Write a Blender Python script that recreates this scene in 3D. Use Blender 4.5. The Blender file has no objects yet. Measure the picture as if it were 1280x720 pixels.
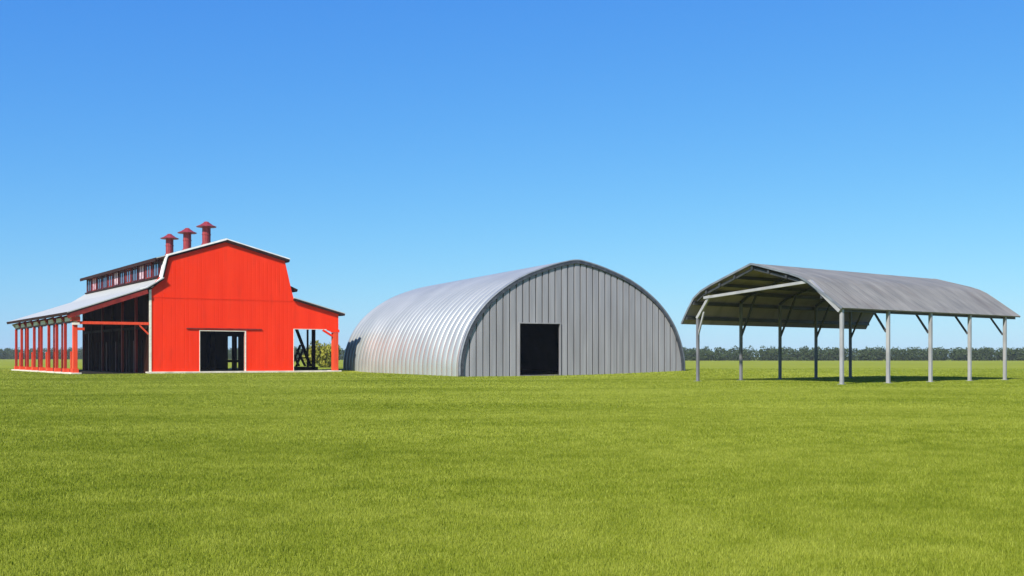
import bpy, math, random
import numpy as np
from mathutils import Vector, geometry, noise
random.seed(7); rng = np.random.default_rng(11)
C = bpy.context.scene.collection
SC = bpy.context.scene

# ---------------------------------------------------------------- materials
def mat(name, col, rough=.6, metal=0., spec=.5):
    m = bpy.data.materials.new(name); m.use_nodes = True
    b = m.node_tree.nodes['Principled BSDF']
    b.inputs['Base Color'].default_value = (*col, 1); b.inputs['Roughness'].default_value = rough
    b.inputs['Metallic'].default_value = metal; b.inputs['Specular IOR Level'].default_value = spec
    return m, m.node_tree, b
def node(nt, t, **k):
    n = nt.nodes.new(t)
    for a, v in k.items():
        if isinstance(a, str) and hasattr(n, a): setattr(n, a, v)
    return n
def noisy(m, nt, b, c1, c2, scale=(1, 1, 1), nscale=1., detail=5, lo=.35, hi=.65, rough=None, bump=None, coord='Object', dirt=None):
    tc = node(nt, 'ShaderNodeTexCoord'); mp = node(nt, 'ShaderNodeMapping'); mp.inputs['Scale'].default_value = scale
    nt.links.new(tc.outputs[coord], mp.inputs[0])
    n = node(nt, 'ShaderNodeTexNoise'); n.inputs['Scale'].default_value = nscale; n.inputs['Detail'].default_value = detail
    nt.links.new(mp.outputs[0], n.inputs['Vector'])
    r = node(nt, 'ShaderNodeValToRGB'); r.color_ramp.elements[0].position = lo; r.color_ramp.elements[1].position = hi
    r.color_ramp.elements[0].color = (*c1, 1); r.color_ramp.elements[1].color = (*c2, 1)
    nt.links.new(n.outputs[0], r.inputs[0])
    out = r.outputs[0]
    if dirt:                                     # dirt = (colour, object scale, lo, hi)
        n2 = node(nt, 'ShaderNodeTexNoise'); n2.inputs['Scale'].default_value = 1; n2.inputs['Detail'].default_value = 6
        m2 = node(nt, 'ShaderNodeMapping'); m2.inputs['Scale'].default_value = dirt[1]
        nt.links.new(tc.outputs[coord], m2.inputs[0]); nt.links.new(m2.outputs[0], n2.inputs['Vector'])
        mr = node(nt, 'ShaderNodeMapRange'); mr.inputs['From Min'].default_value = dirt[2]; mr.inputs['From Max'].default_value = dirt[3]
        mr.inputs['To Max'].default_value = .7
        nt.links.new(n2.outputs[0], mr.inputs[0])
        mx = node(nt, 'ShaderNodeMix', data_type='RGBA'); nt.links.new(mr.outputs[0], mx.inputs['Factor'])
        nt.links.new(out, mx.inputs[6]); mx.inputs[7].default_value = (*dirt[0], 1); out = mx.outputs[2]
    nt.links.new(out, b.inputs['Base Color'])
    if rough:
        mr = node(nt, 'ShaderNodeMapRange'); mr.inputs['To Min'].default_value = rough[0]; mr.inputs['To Max'].default_value = rough[1]
        nt.links.new(n.outputs[0], mr.inputs[0]); nt.links.new(mr.outputs[0], b.inputs['Roughness'])
    if bump:
        bp = node(nt, 'ShaderNodeBump'); bp.inputs['Strength'].default_value = bump[0]; bp.inputs['Distance'].default_value = bump[1]
        nt.links.new(n.outputs[0], bp.inputs['Height']); nt.links.new(bp.outputs[0], b.inputs['Normal'])
        return bp, tc
    return None, tc
def boards(nt, b, bp, tc, axis, period, depth, strength=.6):
    """grooves of a boarded wall or ribs of a sheet as bump along one object axis"""
    sp = node(nt, 'ShaderNodeSeparateXYZ'); nt.links.new(tc.outputs['Object'], sp.inputs[0])
    d = node(nt, 'ShaderNodeMath', operation='DIVIDE'); nt.links.new(sp.outputs[axis], d.inputs[0]); d.inputs[1].default_value = period
    f = node(nt, 'ShaderNodeMath', operation='FRACT'); nt.links.new(d.outputs[0], f.inputs[0])
    p = node(nt, 'ShaderNodeMath', operation='PINGPONG'); nt.links.new(f.outputs[0], p.inputs[0]); p.inputs[1].default_value = .5
    s = node(nt, 'ShaderNodeMapRange'); s.inputs['From Max'].default_value = .09
    nt.links.new(p.outputs[0], s.inputs[0])
    b2 = node(nt, 'ShaderNodeBump'); b2.inputs['Strength'].default_value = strength; b2.inputs['Distance'].default_value = depth
    nt.links.new(s.outputs[0], b2.inputs['Height'])
    if bp: nt.links.new(bp.outputs[0], b2.inputs['Normal'])
    nt.links.new(b2.outputs[0], b.inputs['Normal'])

M = {}
m, nt, b = mat('red_paint', (.8, .05, .018), .6, spec=.1)
bp, tc = noisy(m, nt, b, (.73, .027, .005), (.78, .034, .007), (.9, .9, .12), 1.2, bump=(.25, .02), dirt=((.50, .03, .012), (1.6, 1.6, .3), .56, .95))
boards(nt, b, bp, tc, 0, .42, .02, .5); M['red'] = m
m, nt, b = mat('red_timber', (.62, .05, .02), .5, spec=.3)
noisy(m, nt, b, (.26, .014, .007), (.40, .028, .010), (3, 3, .4), 1.5, bump=(.3, .02)); M['timber'] = m
m, nt, b = mat('orange_timber', (.8, .09, .025), .5, spec=.3)
noisy(m, nt, b, (.58, .045, .012), (.70, .065, .02), (3, 3, .4), 1.5, bump=(.3, .02)); M['orange'] = m
m, nt, b = mat('maroon_boards', (.12, .012, .02), .5, spec=.3)
noisy(m, nt, b, (.035, .006, .008), (.10, .010, .014), (2, 2, .5), 2, bump=(.3, .02)); M['maroon'] = m
m, nt, b = mat('vent_red', (.34, .03, .045), .5, spec=.3)
noisy(m, nt, b, (.15, .011, .016), (.27, .035, .035), (3, 3, .8), 1.5, dirt=((.16, .03, .03), (2, 2, .5), .5, .75)); M['vent'] = m
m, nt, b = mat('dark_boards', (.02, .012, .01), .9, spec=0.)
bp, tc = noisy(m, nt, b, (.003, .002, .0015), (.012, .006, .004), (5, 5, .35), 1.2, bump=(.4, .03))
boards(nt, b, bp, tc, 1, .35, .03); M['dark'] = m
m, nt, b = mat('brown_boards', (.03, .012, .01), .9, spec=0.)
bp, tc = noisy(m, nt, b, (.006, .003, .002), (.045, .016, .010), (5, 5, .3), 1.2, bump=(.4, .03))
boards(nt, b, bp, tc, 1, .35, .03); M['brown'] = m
m, nt, b = mat('soffit_brown', (.05, .02, .018), .7, spec=.05)
noisy(m, nt, b, (.020, .010, .009), (.04, .019, .017), (1, 3, 1), 2); M['soffit'] = m
m, nt, b = mat('grey_plank', (.06, .05, .04), .9, spec=0)
noisy(m, nt, b, (.04, .033, .028), (.09, .075, .065), (2, 2, .4), 2); M['plank'] = m
m, nt, b = mat('dark_red_board', (.3, .03, .02), .5, spec=.3)
noisy(m, nt, b, (.14, .012, .008), (.24, .022, .013), (1, 1, 1), 2); M['dkred'] = m
m, nt, b = mat('cream_paint', (.7, .62, .5), .6)
noisy(m, nt, b, (.60, .54, .43), (.74, .68, .56), (1, 1, 2), 2); M['cream'] = m
m, nt, b = mat('white_trim', (.75, .72, .68), .5)
noisy(m, nt, b, (.66, .62, .58), (.8, .78, .75), (1, 1, 1), 2); M['white'] = m
m, nt, b = mat('concrete_slab', (.5, .45, .38), .85)
noisy(m, nt, b, (.42, .38, .31), (.58, .53, .43), (1, 1, 1), 1.3, bump=(.3, .02), dirt=((.25, .24, .15), (.8, .8, .8), .55, .8)); M['slab'] = m
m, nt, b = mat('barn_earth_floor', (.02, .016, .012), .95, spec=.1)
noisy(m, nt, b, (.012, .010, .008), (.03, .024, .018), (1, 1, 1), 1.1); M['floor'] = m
m, nt, b = mat('pale_roof_metal', (.5, .5, .5), .5, .25)
bp, tc = noisy(m, nt, b, (.37, .365, .325), (.45, .443, .395), (.25, 1.6, 1), .9, bump=(.2, .02), dirt=((.32, .31, .29), (.3, 1, .3), .55, .85))
boards(nt, b, bp, tc, 1, .6, .04, .5); M['proof'] = m
m, nt, b = mat('window_glass', (.05, .07, .10), .05, spec=1.); b.inputs['Coat Weight'].default_value = .6; M['glass'] = m
m, nt, b = mat('window_blind', (.35, .22, .26), .5, spec=.5)
noisy(m, nt, b, (.28, .16, .2), (.55, .4, .42), (1, .6, .6), 3); M['blind'] = m
# quonset sheet
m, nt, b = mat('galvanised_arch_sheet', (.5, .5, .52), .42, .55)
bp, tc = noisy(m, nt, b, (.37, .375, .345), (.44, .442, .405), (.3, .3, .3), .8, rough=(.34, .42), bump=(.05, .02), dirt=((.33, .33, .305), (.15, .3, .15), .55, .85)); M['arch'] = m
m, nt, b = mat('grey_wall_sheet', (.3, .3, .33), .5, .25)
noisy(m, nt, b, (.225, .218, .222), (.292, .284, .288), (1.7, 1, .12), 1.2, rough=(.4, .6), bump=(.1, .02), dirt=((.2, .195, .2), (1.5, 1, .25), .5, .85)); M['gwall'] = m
m, nt, b = mat('dark_trim', (.04, .045, .055), .5, .2)
noisy(m, nt, b, (.03, .034, .042), (.06, .065, .075), (1, 1, 1), 3); M['dtrim'] = m
m, nt, b = mat('grey_rim', (.22, .25, .28), .6, .1)
noisy(m, nt, b, (.10, .11, .125), (.15, .165, .18), (1, 1, 1), 1.5); M['rim'] = m
m, nt, b = mat('hut_floor', (.035, .033, .033), .9, spec=.1)
noisy(m, nt, b, (.09, .085, .08), (.14, .132, .126), (1, 1, 1), 1.5); M['hfloor'] = m
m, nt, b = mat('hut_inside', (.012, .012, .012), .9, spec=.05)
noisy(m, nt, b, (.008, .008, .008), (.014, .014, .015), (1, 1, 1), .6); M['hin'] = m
# carport
m, nt, b = mat('weathered_roof_sheet', (.3, .29, .28), .7, 0, spec=.15)
bp, tc = noisy(m, nt, b, (.150, .142, .122), (.208, .196, .170), (.6, 1.2, .6), .9, detail=8, rough=(.45, .7), bump=(.15, .03), dirt=((.12, .10, .082), (.3, 1.1, .3), .5, .8))
boards(nt, b, bp, tc, 1, .76, .05, .8); M['croof'] = m
m, nt, b = mat('roof_underside', (.10, .105, .10), .6, .2)
noisy(m, nt, b, (.22, .185, .27), (.29, .245, .35), (.3, .3, .3), 1.2, dirt=((.12, .10, .13), (.4, 1.2, .4), .5, .8)); M['cunder'] = m
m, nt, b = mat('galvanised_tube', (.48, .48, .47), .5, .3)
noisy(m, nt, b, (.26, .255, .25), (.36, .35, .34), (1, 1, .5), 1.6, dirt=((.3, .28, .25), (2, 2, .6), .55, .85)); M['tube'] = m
m, nt, b = mat('shaded_frame_tube', (.09, .10, .11), .5, .3)  # galvanised tube again, the shade under the roof put into its colour
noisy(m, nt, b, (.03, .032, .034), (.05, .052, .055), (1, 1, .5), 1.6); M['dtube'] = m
m, nt, b = mat('shaded_post_tube', (.14, .14, .15), .55, .2)  # same tube for the left posts, darkened in colour to look shaded
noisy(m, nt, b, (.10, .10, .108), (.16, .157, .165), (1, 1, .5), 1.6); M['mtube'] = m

# ---------------------------------------------------------------- geometry helpers
class MB:
    def __init__(s): s.v = []; s.f = []
    def box(s, x0, x1, y0, y1, z0, z1):
        n = len(s.v)
        s.v += [(x, y, z) for x in (x0, x1) for y in (y0, y1) for z in (z0, z1)]
        s.f += [tuple(n+i for i in q) for q in ((0,1,3,2),(4,6,7,5),(0,4,5,1),(2,3,7,6),(0,2,6,4),(1,5,7,3))]
        return s
    def bar(s, a, b, w, h=None, up=(0, 0, 1)):
        h = h or w; a = Vector(a); b = Vector(b); d = (b-a).normalized()
        u = Vector(up); r = d.cross(u)
        if r.length < 1e-3: r = d.cross(Vector((0, 1, 0)))
        r.normalize(); t = r.cross(d).normalized(); n = len(s.v)
        for p in (a, b):
            for i, j in ((-1,-1),(1,-1),(1,1),(-1,1)):
                s.v.append(tuple(p+r*i*w/2+t*j*h/2))
        s.f += [(n+3,n+2,n+1,n),(n+4,n+5,n+6,n+7)]+[(n+i,n+(i+1)%4,n+4+(i+1)%4,n+4+i) for i in range(4)]
        return s
    def prism(s, pts, y0, y1):
        """polygon in (x, z), extruded along y"""
        n = len(s.v); k = len(pts)
        area = sum(pts[i][0]*pts[(i+1)%k][1]-pts[(i+1)%k][0]*pts[i][1] for i in range(k))
        if area < 0: pts = pts[::-1]
        s.v += [(x, y0, z) for x, z in pts]+[(x, y1, z) for x, z in pts]
        tri = geometry.tessellate_polygon([[Vector((x, z, 0)) for x, z in pts]])
        for a, b_, c in tri:
            pa, pb, pc = pts[a], pts[b_], pts[c]
            if (pb[0]-pa[0])*(pc[1]-pa[1])-(pc[0]-pa[0])*(pb[1]-pa[1]) < 0: a, c = c, a
            s.f.append((n+a, n+b_, n+c)); s.f.append((n+k+c, n+k+b_, n+k+a))
        for i in range(k):
            j = (i+1) % k; s.f.append((n+i, n+k+i, n+k+j, n+j))
        return s
    def sheet(s, line, y0, y1, th, ny=1):
        """roof sheet: polyline in (x, z), given thickness downwards, extruded along y"""
        norm = []
        for i in range(len(line)):
            a = Vector(line[max(i-1, 0)]); c = Vector(line[min(i+1, len(line)-1)]); d = (c-a).normalized()
            norm.append(Vector((d.y, -d.x)))
        low = [tuple(Vector(p)+n_*th) for p, n_ in zip(line, norm)]
        n = len(s.v); k = len(line)
        for y in np.linspace(y0, y1, ny+1):
            s.v += [(x, y, z) for x, z in line]+[(x, y, z) for x, z in low]
        for j in range(ny):
            o = n+j*2*k; p = o+2*k
            for i in range(k-1):
                s.f.append((o+i, o+i+1, p+i+1, p+i)); s.f.append((o+k+i+1, o+k+i, p+k+i, p+k+i+1))
            s.f.append((o, p, p+k, o+k)); s.f.append((o+k-1, o+2*k-1, p+2*k-1, p+k-1))
        e = n+ny*2*k
        for i in range(k-1):
            s.f.append((n+i+1, n+i, n+k+i, n+k+i+1)); s.f.append((e+i, e+i+1, e+k+i+1, e+k+i))
        return s
    def lathe(s, prof, cx, cy, seg=16, rot=0):
        n = len(s.v)
        for r, z in prof:
            for k in range(seg):
                a = rot+2*math.pi*k/seg; s.v.append((cx+r*math.cos(a), cy+r*math.sin(a), z))
        for i in range(len(prof)-1):
            for k in range(seg):
                a = n+i*seg+k; b_ = n+i*seg+(k+1) % seg; s.f.append((a, b_, b_+seg, a+seg))
        s.f.append(tuple(n+k for k in range(seg))[::-1]); s.f.append(tuple(n+(len(prof)-1)*seg+k for k in range(seg)))
        return s
    def build(s, name, m, parent=None, smooth=False, bevel=0):
        me = bpy.data.meshes.new(name); me.from_pydata(s.v, [], s.f); me.update()
        o = bpy.data.objects.new(name, me); C.objects.link(o); me.materials.append(m)
        if smooth: me.polygons.foreach_set('use_smooth', [True]*len(me.polygons))
        if parent: o.parent = parent
        if bevel:
            md = o.modifiers.new('b', 'BEVEL'); md.width = bevel; md.segments = 1; md.limit_method = 'ANGLE'
        return o
def thing(name, label, cat, loc, rz):
    o = bpy.data.objects.new(name, None); C.objects.link(o); o.location = loc; o.rotation_euler = (0, 0, rz)
    o['label'] = label; o['category'] = cat; return o
def copy_part(o, loc, parent=None):
    c = o.copy(); C.objects.link(c); c.parent = parent or o.parent; c.location = loc
    for ch in list(o.children):
        d = ch.copy(); C.objects.link(d); d.parent = c
    return c
def smoothstep(t): t = max(0, min(1, t)); return t*t*(3-2*t)
def terr(x, y):
    """gentle swells of the field"""
    h = .42*math.exp(-((x-17)**2+(y-99)**2)/95) + .42*math.exp(-((x+14.5)**2+(y-126)**2)/55)
    return h

# ================================================================ BARN
barn = thing('barn', 'bright red gambrel barn with open porches, a row of clerestory windows and three ridge vents', 'barn',
             (-34.514, 104.533, 0), math.radians(32.94))
L = 33.6
# front wall with door and porch opening
wall = [(0, .18), (4.83, .18), (4.83, 4.12), (9.33, 4.12), (9.33, .18), (14.5, .18), (14.5, 4.42), (18.1, 4.42), (18.9, 4.15), (19.43, 4.15),
        (19.43, 6.15), (14.5, 7.5), (14.25, 8.4), (13.5, 11.5), (7.38, 13.1), (1.62, 11.3), (1.02, 9.3), (.35, 8.55), (0, 8.25)]
fw = MB().prism(wall, 0, .22).build('front_wall', M['red'], barn)
MB().box(18.82, 19.42, -.05, .42, .18, 4.14).build('corner_post', M['orange'], barn, bevel=.02)
MB().bar((17.7, .05, 4.38), (18.8, .05, 3.75), .16, .2).build('knee_brace', M['red'], barn)
MB().box(18.55, 19.52, -.09, .02, 4.15, 4.45).build('post_cap', M['red'], barn)
MB().box(.02, 14.3, -.03, -.003, 7.27, 7.37).build('wall_seam_batten', M['red'], barn)
MB().box(3.5, 11.07, -.09, -.004, 4.3, 4.42).build('door_rail', M['dkred'], barn)
fr = MB(); fr.box(4.77, 4.83, -.03, .24, .18, 4.12); fr.box(9.33, 9.46, -.03, .24, .18, 4.12); fr.box(4.77, 9.46, -.03, .24, 4.122, 4.2)
fr.build('door_frame', M['cream'], barn)
fr = MB(); fr.box(14.45, 14.5, -.02, .24, .18, 4.42); fr.box(14.45, 18.1, -.02, .24, 4.424, 4.47); fr.build('opening_trim', M['cream'], barn)
MB().box(-.06, .16, -.06, .0-.003, .18, 8.15).build('corner_trim', M['cream'], barn)
# plinth and floor
pl = MB(); pl.box(-.3, 19.7, -.25, .35, -.4, .18); pl.box(19.1, 19.7, .352, L, -.4, .18); pl.build('plinth', M['slab'], barn, bevel=.02)
MB().box(-7.15, -6.2, -.35, L, -.4, .14).build('porch_kerb', M['slab'], barn, bevel=.02)
fl = MB(); fl.box(-6.2, 19.1, .352, L, -.4, .06); fl.box(-6.2, -.3, -.2, .35, -.4, .06)
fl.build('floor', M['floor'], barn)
# roofs
left_low = [(-7.5, 5.70), (-.3, 8.22), (1.25, 9.22)]
MB().sheet(left_low, -.35, L+.8, .09, 8).build('porch_roof', M['proof'], barn)
MB().sheet([(x, z-.095) for x, z in left_low[:2]]+[(1.25, 9.12)], -.30, L+.75, .14).build('porch_roof_decking', M['soffit'], barn)
MB().sheet([(x, z-.24) for x, z in left_low[:2]], -.33, -.2, .38).build('porch_rake_board', M['dkred'], barn)
MB().sheet([(-7.55, 5.69), (-7.3, 5.75)], -.35, L+.8, .28).build('porch_eave_board', M['soffit'], barn)
top = [(.75, 11.13), (7.38, 13.2), (13.98, 11.48)]
MB().sheet(top, -.05, L+.8, .08, 8).build('main_roof', M['proof'], barn)
MB().sheet([(x, z-.085) for x, z in top], -.04, L+.75, .16).build('main_roof_decking', M['soffit'], barn)
MB().box(.66, .78, .45, L+.8, 10.80, 11.12).build('monitor_eave_board', M['soffit'], barn)
MB().box(7.2, 7.56, -.1, L+.8, 13.16, 13.26).build('ridge_cap', M['proof'], barn)
# gable rake: white trim on the left, dark board on the right
rk = MB(); rk.sheet([(-.75, 8.13), (0.1, 8.36), (.98, 9.15), (1.43, 11.12), (1.66, 11.46), (7.38, 13.30)], -.24, .42, .17)
rk.build('left_rake_trim', M['white'], barn)
MB().sheet([(-.85, 7.90), (0.05, 8.14), (1.17, 9.08), (1.62, 10.98), (1.80, 11.27), (7.38, 13.08)], -.1, -.003, .14).build('left_rake_painted_shadow', M['soffit'], barn)  # dark strip painting the overhang's shadow below the white trim
MB().sheet([(7.38, 13.30), (14.02, 11.62)], -.24, .42, .1).build('right_rake_trim', M['white'], barn)
MB().sheet([(7.38, 13.19), (14.0, 11.51)], -.22, .4, .26).build('right_rake_board', M['soffit'], barn)
MB().sheet([(13.9, 9.0), (15.05, 8.52)], .24, L, .26).build('right_monitor_eave', M['soffit'], barn)
MB().prism([(13.3, 11.4), (13.45, 11.45), (14.15, 8.45), (14.4, 7.5), (14.2, 7.5), (13.95, 8.45)], .23, L).build('right_upper_wall', M['maroon'], barn)
right_low = [(14.46, 7.66), (20.1, 6.18)]
MB().sheet(right_low, .0-.3, L+.8, .08, 8).build('side_porch_roof', M['proof'], barn)
MB().sheet([(14.47, 7.58), (20.08, 6.10)], -.28, L+.75, .2).build('side_porch_decking', M['soffit'], barn)
# monitor wall with windows
mw = MB(); mw.box(1.25, 1.4, .45, L+.1, 8.9, 9.42); mw.box(1.25, 1.4, .45, L+.1, 10.92, 11.2)
NW = 12; sp = (L-1.4)/NW
for i in range(NW+1):
    v0 = .45 if i == 0 else 1.0+i*sp-.3
    mw.box(1.25, 1.4, v0, min(1.0+i*sp+.3, L+.1), 9.42, 10.92)
mw.build('monitor_wall', M['maroon'], barn)
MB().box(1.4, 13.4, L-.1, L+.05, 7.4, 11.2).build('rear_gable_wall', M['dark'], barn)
MB().box(1.08, 1.24, .45, L+.1, 9.22, 9.36).build('monitor_sill', M['soffit'], barn)
for i in range(NW):
    v0 = 1.30+i*sp; v1 = 1.0+(i+1)*sp-.3
    f = MB(); f.box(1.17, 1.30, v0, v0+.12, 9.42, 10.92); f.box(1.17, 1.30, v1-.12, v1, 9.42, 10.92)
    f.box(1.17, 1.30, v0+.12, v1-.12, 10.82, 10.92); f.box(1.17, 1.30, v0+.12, v1-.12, 9.42, 9.52)
    f.box(1.19, 1.29, (v0+v1)/2-.04, (v0+v1)/2+.04, 9.52, 10.82)
    fo = f.build('window', M['dkred' if i % 3 == 1 else 'maroon'], barn)
    MB().box(1.24, 1.26, v0+.1, v1-.1, 9.5, 10.84).build('pane', M['glass' if i % 4 != 2 else 'blind'], fo)
# vents on the ridge
vt = bpy.data.objects.new('roof_vent', None)
pipe = MB().lathe([(.62, 12.75), (.50, 13.3), (.43, 13.35), (.43, 15.06)], 0, 0, 14)
v0 = pipe.build('roof_vent', M['vent'], barn, smooth=False); v0.location = (7.38, 6.13, 0)
MB().lathe([(1.0, 15.02), (1.04, 15.08), (.66, 15.24), (.34, 15.46), (.22, 15.58), (.05, 15.62)], 0, 0, 14).build('vent_cap', M['vent'], v0)
MB().lathe([(.47, 14.2), (.47, 14.3)], 0, 0, 14).build('vent_band', M['vent'], v0)
for v in (12.86, 19.65): copy_part(v0, (7.38, v, 0))
# inner walls
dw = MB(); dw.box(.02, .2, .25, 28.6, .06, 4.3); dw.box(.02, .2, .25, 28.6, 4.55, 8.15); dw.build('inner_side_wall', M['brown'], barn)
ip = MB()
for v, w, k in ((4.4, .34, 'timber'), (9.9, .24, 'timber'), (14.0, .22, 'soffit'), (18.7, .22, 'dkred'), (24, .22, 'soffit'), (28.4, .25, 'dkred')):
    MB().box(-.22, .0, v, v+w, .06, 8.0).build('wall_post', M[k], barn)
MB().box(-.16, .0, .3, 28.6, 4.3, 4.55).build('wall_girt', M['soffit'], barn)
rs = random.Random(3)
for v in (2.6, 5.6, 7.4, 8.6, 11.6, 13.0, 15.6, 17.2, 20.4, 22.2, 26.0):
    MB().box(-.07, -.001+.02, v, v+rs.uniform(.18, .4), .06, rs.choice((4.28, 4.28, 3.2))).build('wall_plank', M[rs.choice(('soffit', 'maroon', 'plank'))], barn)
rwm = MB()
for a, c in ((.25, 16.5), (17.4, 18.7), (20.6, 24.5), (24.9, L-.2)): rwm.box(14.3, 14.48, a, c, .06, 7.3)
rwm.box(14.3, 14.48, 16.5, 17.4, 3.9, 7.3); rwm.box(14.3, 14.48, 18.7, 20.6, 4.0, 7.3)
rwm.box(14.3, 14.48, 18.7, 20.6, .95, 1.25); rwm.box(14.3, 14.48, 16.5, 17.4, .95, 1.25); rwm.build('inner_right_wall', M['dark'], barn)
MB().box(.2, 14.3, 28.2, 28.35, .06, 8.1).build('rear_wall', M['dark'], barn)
for u, v in ((4.8, 6), (9.6, 12), (4.8, 18), (9.6, 24)):
    MB().box(u-.12, u+.12, v, v+.24, .06, 7.6).build('inside_post', M['dark'], barn)
# left porch: posts, beams, brackets
pv = [.0, 4.1, 8.2, 12.3, 16.5, 20.6, 24.8, 28.6, 32.4]
for i, v in enumerate(pv):
    w = .40 if i == 0 else .26
    p = MB().box(-6.9, -6.9+w, v-.02, v+w-.02, .14, 4.8).build('porch_post', M['orange' if i == 0 else 'timber'], barn, bevel=.02)
    bs = MB().box(-6.96, -6.42, v-.08, v+.48, .14, .5).build('post_base', M['orange'], p)
    cp = MB().prism([(-7.25, 5.35), (-6.3, 5.65), (-6.3, 4.8), (-6.75, 4.75)], v+.02, v+.28).build('post_bracket', M['cream' if i in (0, 8) else 'timber'], p)
MB().box(-6.86, -6.6, .4, 32.5, 4.8, 5.35).build('eave_beam', M['maroon'], barn)
for i in range(8):
    a, c = pv[i]+1.0, pv[i+1]-.7
    MB().box(-6.98, -6.87, a, c, 4.92, 5.3).build('eave_panel', M['cream'], barn)
    if i % 2 == 0:
        MB().bar((-6.72, pv[i]+.4, 4.2), (-6.72, pv[i]+1.1, 4.78), .14, .14, (1, 0, 0)).build('knee_brace', M['dkred'], barn)
for i, v in enumerate(pv[:-1]):                       # short pickets between the posts and an inner row of posts
    MB().box(-6.7, -6.55, v+2.2, v+2.35, .14, 2.1).build('short_post', M['orange'], barn)
for v in (6.3, 10.4, 18.7, 26.9):
    MB().box(-6.72, -6.56, v, v+.14, .14, 4.8).build('thin_post', M['dkred'], barn)
tb = MB().box(-6.5, -.06, -.06, .16, 4.62, 4.88).build('tie_beam', M['orange'], barn, bevel=.01)
MB().bar((-.95, .05, 4.6), (-.1, .05, 3.75), .14, .16, (0, 1, 0)).build('knee_brace', M['orange'], barn)
MB().box(-6.48, -5.9, -.04, .14, 4.05, 4.3).build('post_bracket', M['orange'], barn)
MB().box(-7.0, -6.35, -.14, .0-.03, 4.55, 4.75).build('post_band', M['cream'], barn)
MB().box(-7.05, -6.3, -.16, .5, 4.9, 5.3).build('post_cap', M['orange'], barn)
# right porch: dark trestle
tr = MB()
for v, w in ((6.0, .42), (7.6, .22), (12.1, .3), (18, .3), (24, .3), (30, .3)):
    MB().box(19.1, 19.1+w*.7, v, v+w, .18, 5.9).build('side_porch_post', M['dark'], barn)
MB().bar((19.2, 11.2, 4.9), (19.2, 7.0, .6), .2, .3, (1, 0, 0)).build('diagonal_brace', M['dark'], barn)
MB().box(19.05, 19.35, 5.2, 12.4, .18, .5).build('sill_beam', M['dark'], barn)
lt = MB()
for a, b_, c, d in ((12.1, .5, 9.4, 2.9), (10.6, .5, 8.6, 2.4), (12.0, 2.2, 9.8, .6), (10.4, 2.4, 8.0, .6), (12.0, 1.4, 8.2, 1.5)):
    lt.bar((19.0, a, b_), (19.0, c, d), .12, .24, (1, 0, 0))
lt.build('cross_braces', M['dark'], barn)

# ================================================================ QUONSET HUT
hut = thing('arched_hut', 'large silver corrugated steel arched hut with a dark open doorway in its ribbed wall', 'metal hut',
            (-3.968, 87.808, 0), math.radians(23.27))
half = [(0, 0), (.04, 1.3), (.38, 2.75), (1.05, 4.25), (2.15, 5.7), (3.65, 6.98), (5.55, 8.1), (7.9, 8.98), (9.6, 9.42), (10.28, 9.5)]
W = 20.56
prof = half+[(W-x, z) for x, z in half[-2::-1]]
def catmull(pts, n):
    out = []
    P = [pts[0]]+pts+[pts[-1]]
    for i in range(1, len(P)-2):
        for k in range(n):
            t = k/n; a, b_, c, d = P[i-1], P[i], P[i+1], P[i+2]
            out.append(tuple(.5*((2*b_[j])+(-a[j]+c[j])*t+(2*a[j]-5*b_[j]+4*c[j]-d[j])*t*t+(-a[j]+3*b_[j]-3*c[j]+d[j])*t**3) for j in range(2)))
    out.append(pts[-1]); return out
arc = catmull(prof, 5)
def arc_offset(line, off):
    r = []
    for i, p in enumerate(line):
        a = Vector(line[max(i-1, 0)]); c = Vector(line[min(i+1, len(line)-1)]); d = (c-a).normalized()
        r.append((p[0]-d.y*off, p[1]+d.x*off))
    return r
def arc_top(u):
    for i in range(len(arc)-1):
        if arc[i][0] <= u <= arc[i+1][0] and arc[i+1][0] > arc[i][0]:
            t = (u-arc[i][0])/(arc[i+1][0]-arc[i][0]); return arc[i][1]+t*(arc[i+1][1]-arc[i][1])
    return 0
HL = 37.2; NR = 30; per = HL/NR; SUB = 12
rf = MB(); k = len(arc); n = NR*SUB
for j in range(n+1):
    v = HL*j/n; ph = (j % SUB)/SUB
    amp = .32*(abs(math.sin(math.pi*ph))**.6)-.08           # round arches with narrow valleys
    for p in arc_offset(arc, amp): rf.v.append((p[0], v+.0, p[1] - (.3 if p[1] < .2 else 0)))
for j in range(n):
    for i in range(k-1):
        a = j*k+i; rf.f.append((a, a+1, a+k+1, a+k))
ro = rf.build('arched_roof', M['arch'], hut, smooth=True)
inn = arc_offset(arc, -.1)
MB().sheet(inn, .35, HL-.02, .04).build('inner_lining', M['hin'], hut)
# end wall: ribbed sheet; door u 5.03-8.66, top 4.33
def endwall(front=True):
    w = MB(); us = [(0.02, 0)]; u = .12
    P = .585
    while u < W-.1:
        for du, d in ((0, 0), (.46, 0), (.475, .16), (.555, .16)):
            uu = u+du
            if uu < W-.04: us.append((uu, d))
        u += P
    us.append((W-.02, 0))
    ext = []
    for (a, da), (b_, db) in zip(us[:-1], us[1:]):
        ext.append((a, da))
        for e in (5.03, 8.66):
            if a < e < b_: ext.append((e, da+(db-da)*(e-a)/(b_-a)))
    ext.append(us[-1])
    for (a, da), (b_, db) in zip(ext[:-1], ext[1:]):
        lo = 4.33 if front and a >= 5.02 and b_ <= 8.67 else -.3
        ta, tb_ = max(arc_top(a)-.03, lo+.01), max(arc_top(b_)-.03, lo+.01); n = len(w.v)
        w.v += [(a, da, lo), (b_, db, lo), (b_, db, tb_), (a, da, ta)]; w.f.append((n, n+1, n+2, n+3))
    return w
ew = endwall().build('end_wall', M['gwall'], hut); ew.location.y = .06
md = ew.modifiers.new('s', 'SOLIDIFY'); md.thickness = .03; md.offset = -1
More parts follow.
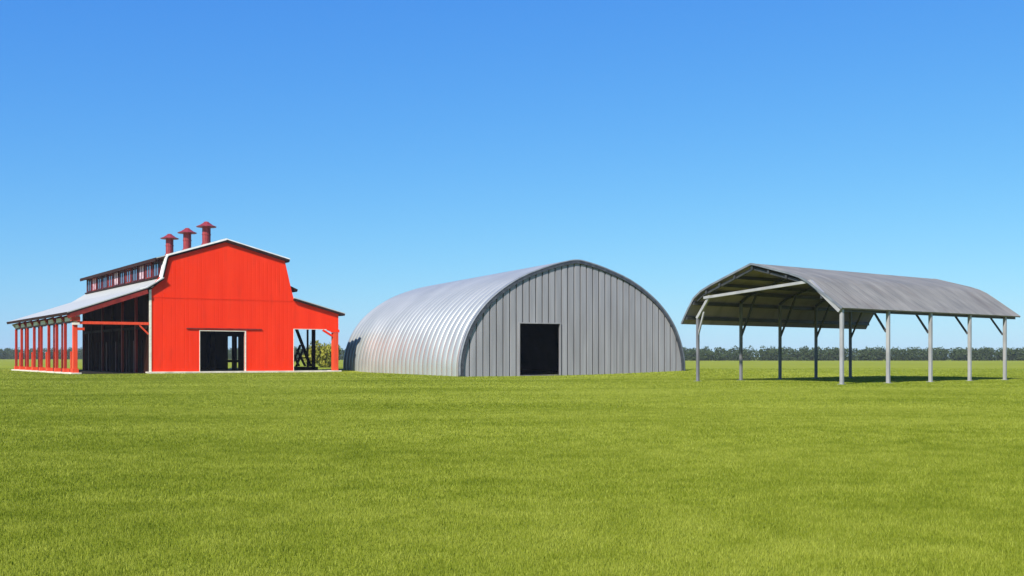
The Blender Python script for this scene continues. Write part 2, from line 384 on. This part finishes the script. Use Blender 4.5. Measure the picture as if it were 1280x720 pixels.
rwq = endwall(False).build('rear_wall', M['gwall'], hut); rwq.location.y = HL-.1
MB().sheet(arc_offset(arc, .10), -.08, .1, .2).build('edge_trim', M['dtrim'], hut, smooth=False)
MB().sheet(arc_offset(arc, .25), -.04, .3, .14).build('arch_rim', M['rim'], hut, smooth=True)
d = MB(); d.box(4.93, 5.03, -.02, .22, 0, 4.33); d.box(8.66, 8.76, -.02, .22, 0, 4.33); d.box(4.93, 8.76, -.02, .22, 4.332, 4.43); d.build('door_frame', M['gwall'], hut)
MB().box(.3, W-.3, .4, HL-.3, -.3, .08).build('floor', M['hfloor'], hut)
MB().box(5.05, 8.64, -.05, .4, -.3, .1).build('door_sill', M['hfloor'], hut)

# ================================================================ CARPORT
cp = thing('carport', 'long open carport with a weathered grey metal roof on slim galvanised posts', 'carport',
           (18.926, 62.72, 0), math.radians(-50.62))
raw = [(-12.15, 3.78), (-11.6, 4.7), (-11.1, 5.42), (-10.5, 5.86), (-9.6, 6.25), (-6.55, 7.33), (-6.43, 7.36), (-6.2, 7.33), (-3.6, 6.62), (-2.9, 6.38), (-2.35, 6.10), (-1.85, 5.76), (-1.2, 5.30), (.06, 4.40)]
CL = 21.0
MB().sheet(raw, -.15, CL, .05, 10).build('roof_sheet', M['croof'], cp)
MB().sheet([(x, z) for x, z in arc_offset(raw, -.055)], -.1, CL-.05, .03, 1).build('roof_underside', M['cunder'], cp)
MB().sheet(arc_offset(raw, .015), -.2, -.152, .12).build('edge_trim', M['rim'], cp)
MB().sheet(arc_offset(raw, .015), CL+.002, CL+.04, .12).build('edge_trim', M['croof'], cp)
rv = [0, 4.78, 9.57, 14.41, 19.14]; lv = [0, 4.37, 8.63, 12.84, 17.14]
low = arc_offset(raw, -.30)
T = .15
for i in range(5):
    a, c = rv[i]+.1, lv[i]+.1
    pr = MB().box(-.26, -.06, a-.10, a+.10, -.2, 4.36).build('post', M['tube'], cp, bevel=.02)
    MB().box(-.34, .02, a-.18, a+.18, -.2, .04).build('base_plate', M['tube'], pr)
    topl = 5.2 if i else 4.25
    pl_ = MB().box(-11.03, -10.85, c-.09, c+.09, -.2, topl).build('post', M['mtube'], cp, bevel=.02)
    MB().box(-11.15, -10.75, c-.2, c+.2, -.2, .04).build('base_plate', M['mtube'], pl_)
    v = (a+c)/2
    # rafter bent to the underside of the roof
    rb = MB()
    pts = [(-10.95, 5.25), (-10.4, 5.62), (-6.43, 7.05), (-2.4, 5.93), (-.25, 4.34)]
    def vv(u): return c+(a-c)*(u+10.95)/10.75
    for p, q in zip(pts[:-1], pts[1:]): rb.bar((p[0], vv(p[0]), p[1]), (q[0], vv(q[0]), q[1]), T, T)
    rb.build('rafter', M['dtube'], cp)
    if i:
        MB().bar((-.3, a, 3.1), (-1.75, vv(-1.75), 5.3), .11).build('knee_brace', M['dtube'], cp)
        MB().bar((-10.9, c, 3.0), (-9.7, vv(-9.7), 5.75), .11).build('knee_brace', M['dtube'], cp)
    else:
        MB().bar((-10.95, c-.05, 4.1), (-9.9, c-.05, 5.5), .17).build('leg', M['tube'], cp)
        MB().bar((-10.9, c-.02, 3.0), (-10.4, c-.02, 4.5), .10).build('knee_brace', M['tube'], cp)
        MB().bar((-10.3, vv(-10)-.12, 5.40), (-2.1, vv(-2)-.12, 6.04), .17).build('collar_tie', M['tube'], cp)
        MB().bar((-2.2, vv(-2)-.14, 6.04), (-.15, a-.18, 4.22), .20).build('leg', M['tube'], cp)
# purlins along the roof
for u, z in ((-11.75, 4.18), (-11.15, 5.12), (-10.1, 5.82), (-9.0, 6.22), (-7.8, 6.64), (-6.43, 7.14), (-5.2, 6.82), (-3.9, 6.45), (-2.6, 6.1), (-1.4, 5.15), (-.3, 4.36)):
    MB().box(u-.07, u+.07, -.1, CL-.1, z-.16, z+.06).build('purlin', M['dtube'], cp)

# ================================================================ GROUND
xs = np.unique(np.concatenate([np.linspace(-1500, -150, 12), np.linspace(-150, 150, 151), np.linspace(150, 1500, 12)]))
ys = np.unique(np.concatenate([np.linspace(-400, -10, 8), np.linspace(-10, 190, 101), np.linspace(190, 1600, 16)]))
g = MB()
for y in ys:
    for x in xs: g.v.append((x, y, terr(x, y)))
nx = len(xs)
for j in range(len(ys)-1):
    for i in range(nx-1): a = j*nx+i; g.f.append((a, a+1, a+nx+1, a+nx))

def grass_colour(nt, b, dark, mid, light, fine):
    geo = node(nt, 'ShaderNodeNewGeometry')
    def nz(scale, det, sx=1, sy=1):
        mp = node(nt, 'ShaderNodeMapping'); mp.inputs['Scale'].default_value = (sx, sy, 1)
        nt.links.new(geo.outputs['Position'], mp.inputs[0])
        n = node(nt, 'ShaderNodeTexNoise'); n.inputs['Scale'].default_value = scale; n.inputs['Detail'].default_value = det
        nt.links.new(mp.outputs[0], n.inputs['Vector']); return n
    a = nz(.16, 5, .55, 1.0); c = nz(1.4, 4); d = nz(.03, 3, .4, 1)
    ad = node(nt, 'ShaderNodeMath', operation='MULTIPLY_ADD'); nt.links.new(c.outputs[0], ad.inputs[0]); ad.inputs[1].default_value = .55; 
    m1 = node(nt, 'ShaderNodeMath', operation='MULTIPLY'); nt.links.new(a.outputs[0], m1.inputs[0]); m1.inputs[1].default_value = .7
    nt.links.new(m1.outputs[0], ad.inputs[2])
    ad2 = node(nt, 'ShaderNodeMath', operation='MULTIPLY_ADD'); nt.links.new(d.outputs[0], ad2.inputs[0]); ad2.inputs[1].default_value = .5; nt.links.new(ad.outputs[0], ad2.inputs[2])
    last = ad2
    if fine:
        at = node(nt, 'ShaderNodeAttribute', attribute_name='rnd')
        ad3 = node(nt, 'ShaderNodeMath', operation='MULTIPLY_ADD'); nt.links.new(at.outputs['Fac'], ad3.inputs[0]); ad3.inputs[1].default_value = .38; nt.links.new(ad2.outputs[0], ad3.inputs[2])
        s = node(nt, 'ShaderNodeMath', operation='SUBTRACT'); nt.links.new(ad3.outputs[0], s.inputs[0]); s.inputs[1].default_value = .19; last = s
    r = node(nt, 'ShaderNodeValToRGB'); cr = r.color_ramp
    cr.elements[0].position = .5 if fine else .62; cr.elements[1].position = 1.22 if fine else 1.1
    cr.elements[0].color = (*dark, 1); cr.elements[1].color = (*light, 1); cr.elements[1].position = 1.0
    e = cr.elements.new(.8); e.color = (*mid, 1)
    nt.links.new(last.outputs[0], r.inputs[0]); nt.links.new(r.outputs[0], b.inputs['Base Color'])
    return r, c
GD, GM, GL = (.135, .160, .013), (.170, .194, .016), (.198, .215, .021)
m, nt, b = mat('meadow_ground', GM, 1., spec=.05)
r, c = grass_colour(nt, b, GD, GM, GL, False)
bp = node(nt, 'ShaderNodeBump'); bp.inputs['Strength'].default_value = .5; bp.inputs['Distance'].default_value = .1
nt.links.new(c.outputs[0], bp.inputs['Height']); nt.links.new(bp.outputs[0], b.inputs['Normal'])
M['ground'] = m
go = g.build('ground', M['ground']); go['kind'] = 'structure'

m, nt, b = mat('grass_blades', GM, .6, spec=.12)
r, c = grass_colour(nt, b, (.090, .130, .007), (.176, .213, .013), (.295, .325, .045), True)
tr_ = node(nt, 'ShaderNodeBsdfTranslucent'); nt.links.new(r.outputs[0], tr_.inputs[0])
mx = node(nt, 'ShaderNodeMixShader'); mx.inputs[0].default_value = .3
nt.links.new(b.outputs[0], mx.inputs[1]); nt.links.new(tr_.outputs[0], mx.inputs[2])
nt.links.new(mx.outputs[0], nt.nodes['Material Output'].inputs['Surface']); M['blade'] = m

# grass: real blades, dense near the camera, thinner and wider farther off
def band(y0, y1, dens, h, w):
    area_w = lambda y: .52*y+2.5
    A = (area_w(y0)+area_w(y1))*(y1-y0); N = int(A*dens)
    y = rng.uniform(y0, y1, N*2); x = rng.uniform(-area_w(y1), area_w(y1), N*2)
    ok = np.abs(x) < area_w(y); x, y = x[ok][:N], y[ok][:N]; N = len(x)
    hh = h*rng.uniform(.5, 1.25, N); ww = w*rng.uniform(.6, 1.4, N)
    a = rng.uniform(0, 2*np.pi, N); l = rng.normal(0, .38, (N, 2))*hh[:, None]
    V = np.zeros((N, 3, 3), np.float32)
    z = .42*np.exp(-((x-17)**2+(y-99)**2)/95)
    V[:, 0] = np.stack([x-np.cos(a)*ww/2, y-np.sin(a)*ww/2, z-.01], 1)
    V[:, 1] = np.stack([x+np.cos(a)*ww/2, y+np.sin(a)*ww/2, z-.01], 1)
    V[:, 2] = np.stack([x+l[:, 0], y+l[:, 1], z+hh], 1)
    return V
bands = [band(5.5, 12, 5200, .034, .0065), band(12, 20, 2900, .036, .009), band(20, 34, 1300, .040, .014), band(34, 56, 480, .042, .025), band(56, 84, 150, .045, .05), band(84, 100, 45, .055, .08), band(100, 120, 22, .05, .09), band(120, 150, 9, .05, .11)]
V = np.concatenate(bands); N = len(V)
me = bpy.data.meshes.new('grass'); me.vertices.add(N*3); me.vertices.foreach_set('co', V.reshape(-1))
me.loops.add(N*3); me.loops.foreach_set('vertex_index', np.arange(N*3, dtype=np.int32))
me.polygons.add(N); me.polygons.foreach_set('loop_start', np.arange(0, N*3, 3, dtype=np.int32))
at = me.attributes.new('rnd', 'FLOAT', 'POINT'); rv_ = rng.uniform(0, 1, N); at.data.foreach_set('value', np.repeat(rv_, 3).astype(np.float32))
me.update(calc_edges=True); me.materials.append(M['blade'])
gr = bpy.data.objects.new('grass', me); C.objects.link(gr)
gr['kind'] = 'stuff'; gr['label'] = 'short mown yellow green grass covering the whole field'; gr['category'] = 'grass'
print('blades', N)

# ================================================================ SHRUB behind the barn's side porch
shrub = thing('shrub', 'bushy yellow green shrub seen through the side porch of the red barn', 'shrub', (-28.3, 165.0, 0), 0)
shrub.scale = (1.3, 1.3, 1.4)
m, nt, b = mat('shrub_leaf', (.2, .2, .02), .7, spec=.2)
noisy(m, nt, b, (.13, .14, .012), (.25, .23, .025), (1, 1, 1), 1.8); M['leaf'] = m
m, nt, b = mat('bark', (.08, .06, .04), .9)
noisy(m, nt, b, (.05, .04, .03), (.11, .08, .055), (4, 4, 1), 2); M['bark'] = m
lf = MB(); r3 = random.Random(5)
lobes = [(r3.uniform(-1.5, 1.5), r3.uniform(-1.3, 1.3), r3.uniform(.7, 2.0), r3.uniform(.6, 1.0)) for _ in range(14)]
for k in range(5200):
    cx, cy, cz, rr = lobes[k % 14]; d = Vector((r3.gauss(0, 1), r3.gauss(0, 1), r3.gauss(0, 1))).normalized()
    p = Vector((cx, cy, cz))+d*rr*r3.uniform(.6, 1.05)
    if p.z < .05: p.z = r3.uniform(.05, .6)
    t = Vector((r3.gauss(0, 1), r3.gauss(0, 1), r3.gauss(0, 1))).normalized(); u = t.cross(d).normalized(); L_ = r3.uniform(.08, .16)
    n = len(lf.v); lf.v += [tuple(p-t*L_), tuple(p+u*L_*.6), tuple(p+t*L_), tuple(p-u*L_*.6)]; lf.f.append((n, n+1, n+2, n+3))
lf.build('foliage', M['leaf'], shrub)
st = MB()
for cx, cy, cz, rr in lobes: st.bar((cx*.15, cy*.15, -.1), (cx*.8, cy*.8, cz*.85), .035)
st.build('stem', M['bark'], shrub)

# ================================================================ FAR WOODS
m, nt, b = mat('far_foliage', (.05, .08, .035), .9, spec=.1)
at_ = node(nt, 'ShaderNodeAttribute', attribute_name='rnd')
r = node(nt, 'ShaderNodeValToRGB'); r.color_ramp.elements[0].color = (.038, .056, .020, 1); r.color_ramp.elements[1].color = (.078, .110, .036, 1)
nt.links.new(at_.outputs['Fac'], r.inputs[0]); nt.links.new(r.outputs[0], b.inputs['Base Color'])
tl = node(nt, 'ShaderNodeBsdfTranslucent'); nt.links.new(r.outputs[0], tl.inputs[0]); mx = node(nt, 'ShaderNodeMixShader'); mx.inputs[0].default_value = .4
nt.links.new(b.outputs[0], mx.inputs[1]); nt.links.new(tl.outputs[0], mx.inputs[2]); nt.links.new(mx.outputs[0], nt.nodes['Material Output'].inputs['Surface']); M['woods'] = m
VV = []; RR = []
x = -800.
while x < 800:
    yb = 455+smoothstep((20-x)/260)*230
    for row in range(3):
        cx = x+random.uniform(-3, 3); cy = yb+row*9+random.uniform(-3, 3)
        f = 1+.13*noise.noise(Vector((x*.016, row, 0)))*2+.2*noise.noise(Vector((x*.05, row, 3)))
        H = (5.0+1.7*smoothstep((20-x)/260)+.35*row)*f*random.uniform(.96, 1.04); R = random.uniform(2.6, 4.2)
        Kn = 380 if abs(x) < 330 else 45; tint = .35*noise.noise(Vector((x*.02, 7, row)))+random.uniform(-.08, .08)
        d = rng.normal(size=(Kn, 3)); d /= np.linalg.norm(d, axis=1)[:, None]
        rad = rng.uniform(.55, 1.0, Kn)[:, None]*(1+.18*np.sin(5*d[:, :1]+x)*np.cos(4*d[:, 2:]))
        p = d*rad*np.array([R, R, H*.5])+np.array([cx, cy, H*.5])
        low_ = rng.uniform(0, 1, Kn) < .25; p[low_, 2] = rng.uniform(.1, 1.6, low_.sum()); p[:, 2] = np.clip(p[:, 2], .1, None)
        s = rng.uniform(.25, .5, Kn)*(1 if abs(x) < 330 else 1.6)
        t1 = rng.normal(size=(Kn, 3)); t1 /= np.linalg.norm(t1, axis=1)[:, None]
        t2 = np.cross(t1, rng.normal(size=(Kn, 3))); t2 /= np.linalg.norm(t2, axis=1)[:, None]
        q = np.stack([p-t1*s[:, None], p+t2*s[:, None]*.7, p+t1*s[:, None], p-t2*s[:, None]*.7], 1)
        VV.append(q); RR.append(np.clip(.45+tint+rng.uniform(-.09, .09, Kn), 0, 1))
    x += random.uniform(3.0, 5.2) if abs(x) < 330 else 6
VV = np.concatenate(VV); RR = np.concatenate(RR); N = len(VV)
me = bpy.data.meshes.new('far_woods'); me.vertices.add(N*4); me.vertices.foreach_set('co', VV.reshape(-1).astype(np.float32))
me.loops.add(N*4); me.loops.foreach_set('vertex_index', np.arange(N*4, dtype=np.int32))
me.polygons.add(N); me.polygons.foreach_set('loop_start', np.arange(0, N*4, 4, dtype=np.int32))
at = me.attributes.new('rnd', 'FLOAT', 'POINT'); at.data.foreach_set('value', np.repeat(RR, 4).astype(np.float32))
me.update(calc_edges=True); me.materials.append(M['woods'])
wo = bpy.data.objects.new('far_woods', me); C.objects.link(wo)
wo['kind'] = 'stuff'; wo['label'] = 'low dark green line of distant woods along the horizon'; wo['category'] = 'woods'

# ================================================================ HAZE
hz = MB().box(-1520, 1520, -420, 1620, -1.2, 17); m = bpy.data.materials.new('thin_haze'); m.use_nodes = True; nt = m.node_tree
nt.nodes.remove(nt.nodes['Principled BSDF']); pv_ = nt.nodes.new('ShaderNodeVolumePrincipled')
pv_.inputs['Color'].default_value = (.85, .92, 1, 1); pv_.inputs['Density'].default_value = .00013
nt.links.new(pv_.outputs[0], nt.nodes['Material Output'].inputs['Volume'])
ho = hz.build('haze', m); ho['kind'] = 'stuff'
# ================================================================ LIGHT, SKY, CAMERA
EL, AZ = 42, 30           # sun elevation; azimuth left of straight behind the camera
s = Vector((-math.sin(math.radians(AZ))*math.cos(math.radians(EL)), -math.cos(math.radians(AZ))*math.cos(math.radians(EL)), math.sin(math.radians(EL))))
sl = bpy.data.lights.new('sun', 'SUN'); sl.energy = 4.3; sl.angle = math.radians(2); sl.color = (1, .965, .91)
so = bpy.data.objects.new('sun', sl); C.objects.link(so); so.rotation_euler = s.to_track_quat('Z', 'Y').to_euler(); so.location = (0, 0, 40)
w = bpy.data.worlds.new('World'); SC.world = w; w.use_nodes = True; nt = w.node_tree
sk = nt.nodes.new('ShaderNodeTexSky'); sk.sky_type = 'NISHITA'; sk.sun_disc = False
sk.sun_elevation = math.radians(EL); sk.sun_rotation = math.radians(180+AZ); sk.altitude = 0; sk.air_density = 1.0; sk.dust_density = .3; sk.ozone_density = 3.0
bg = nt.nodes['Background']; bg.inputs['Strength'].default_value = .12
sx = nt.nodes.new('ShaderNodeSeparateColor'); cx_ = nt.nodes.new('ShaderNodeCombineColor'); nt.links.new(sk.outputs[0], sx.inputs[0])
for i, (pw, gn) in enumerate(((1.14, .226), (.81, .691), (.3, 2.65))):      # film response to the sky, per channel
    a = nt.nodes.new('ShaderNodeMath'); a.operation = 'POWER'; a.inputs[1].default_value = pw
    b = nt.nodes.new('ShaderNodeMath'); b.operation = 'MULTIPLY'; b.inputs[1].default_value = gn*.1/.12
    nt.links.new(sx.outputs[i], a.inputs[0]); nt.links.new(a.outputs[0], b.inputs[0]); nt.links.new(b.outputs[0], cx_.inputs[i])
nt.links.new(cx_.outputs[0], bg.inputs['Color'])
cam = bpy.data.cameras.new('camera'); co = bpy.data.objects.new('camera', cam); C.objects.link(co)
co.location = (0, 0, 1.6); co.rotation_euler = (math.radians(90), 0, 0)
cam.sensor_width = 36; cam.lens = 36*1372/1280; cam.shift_y = 86/1280; cam.clip_end = 20000; cam.clip_start = .1
SC.camera = co
SC.view_settings.view_transform = 'Standard'; SC.view_settings.look = 'None'; SC.view_settings.gamma = 1; SC.view_settings.use_curve_mapping = False
SC.view_settings.exposure = 1.0
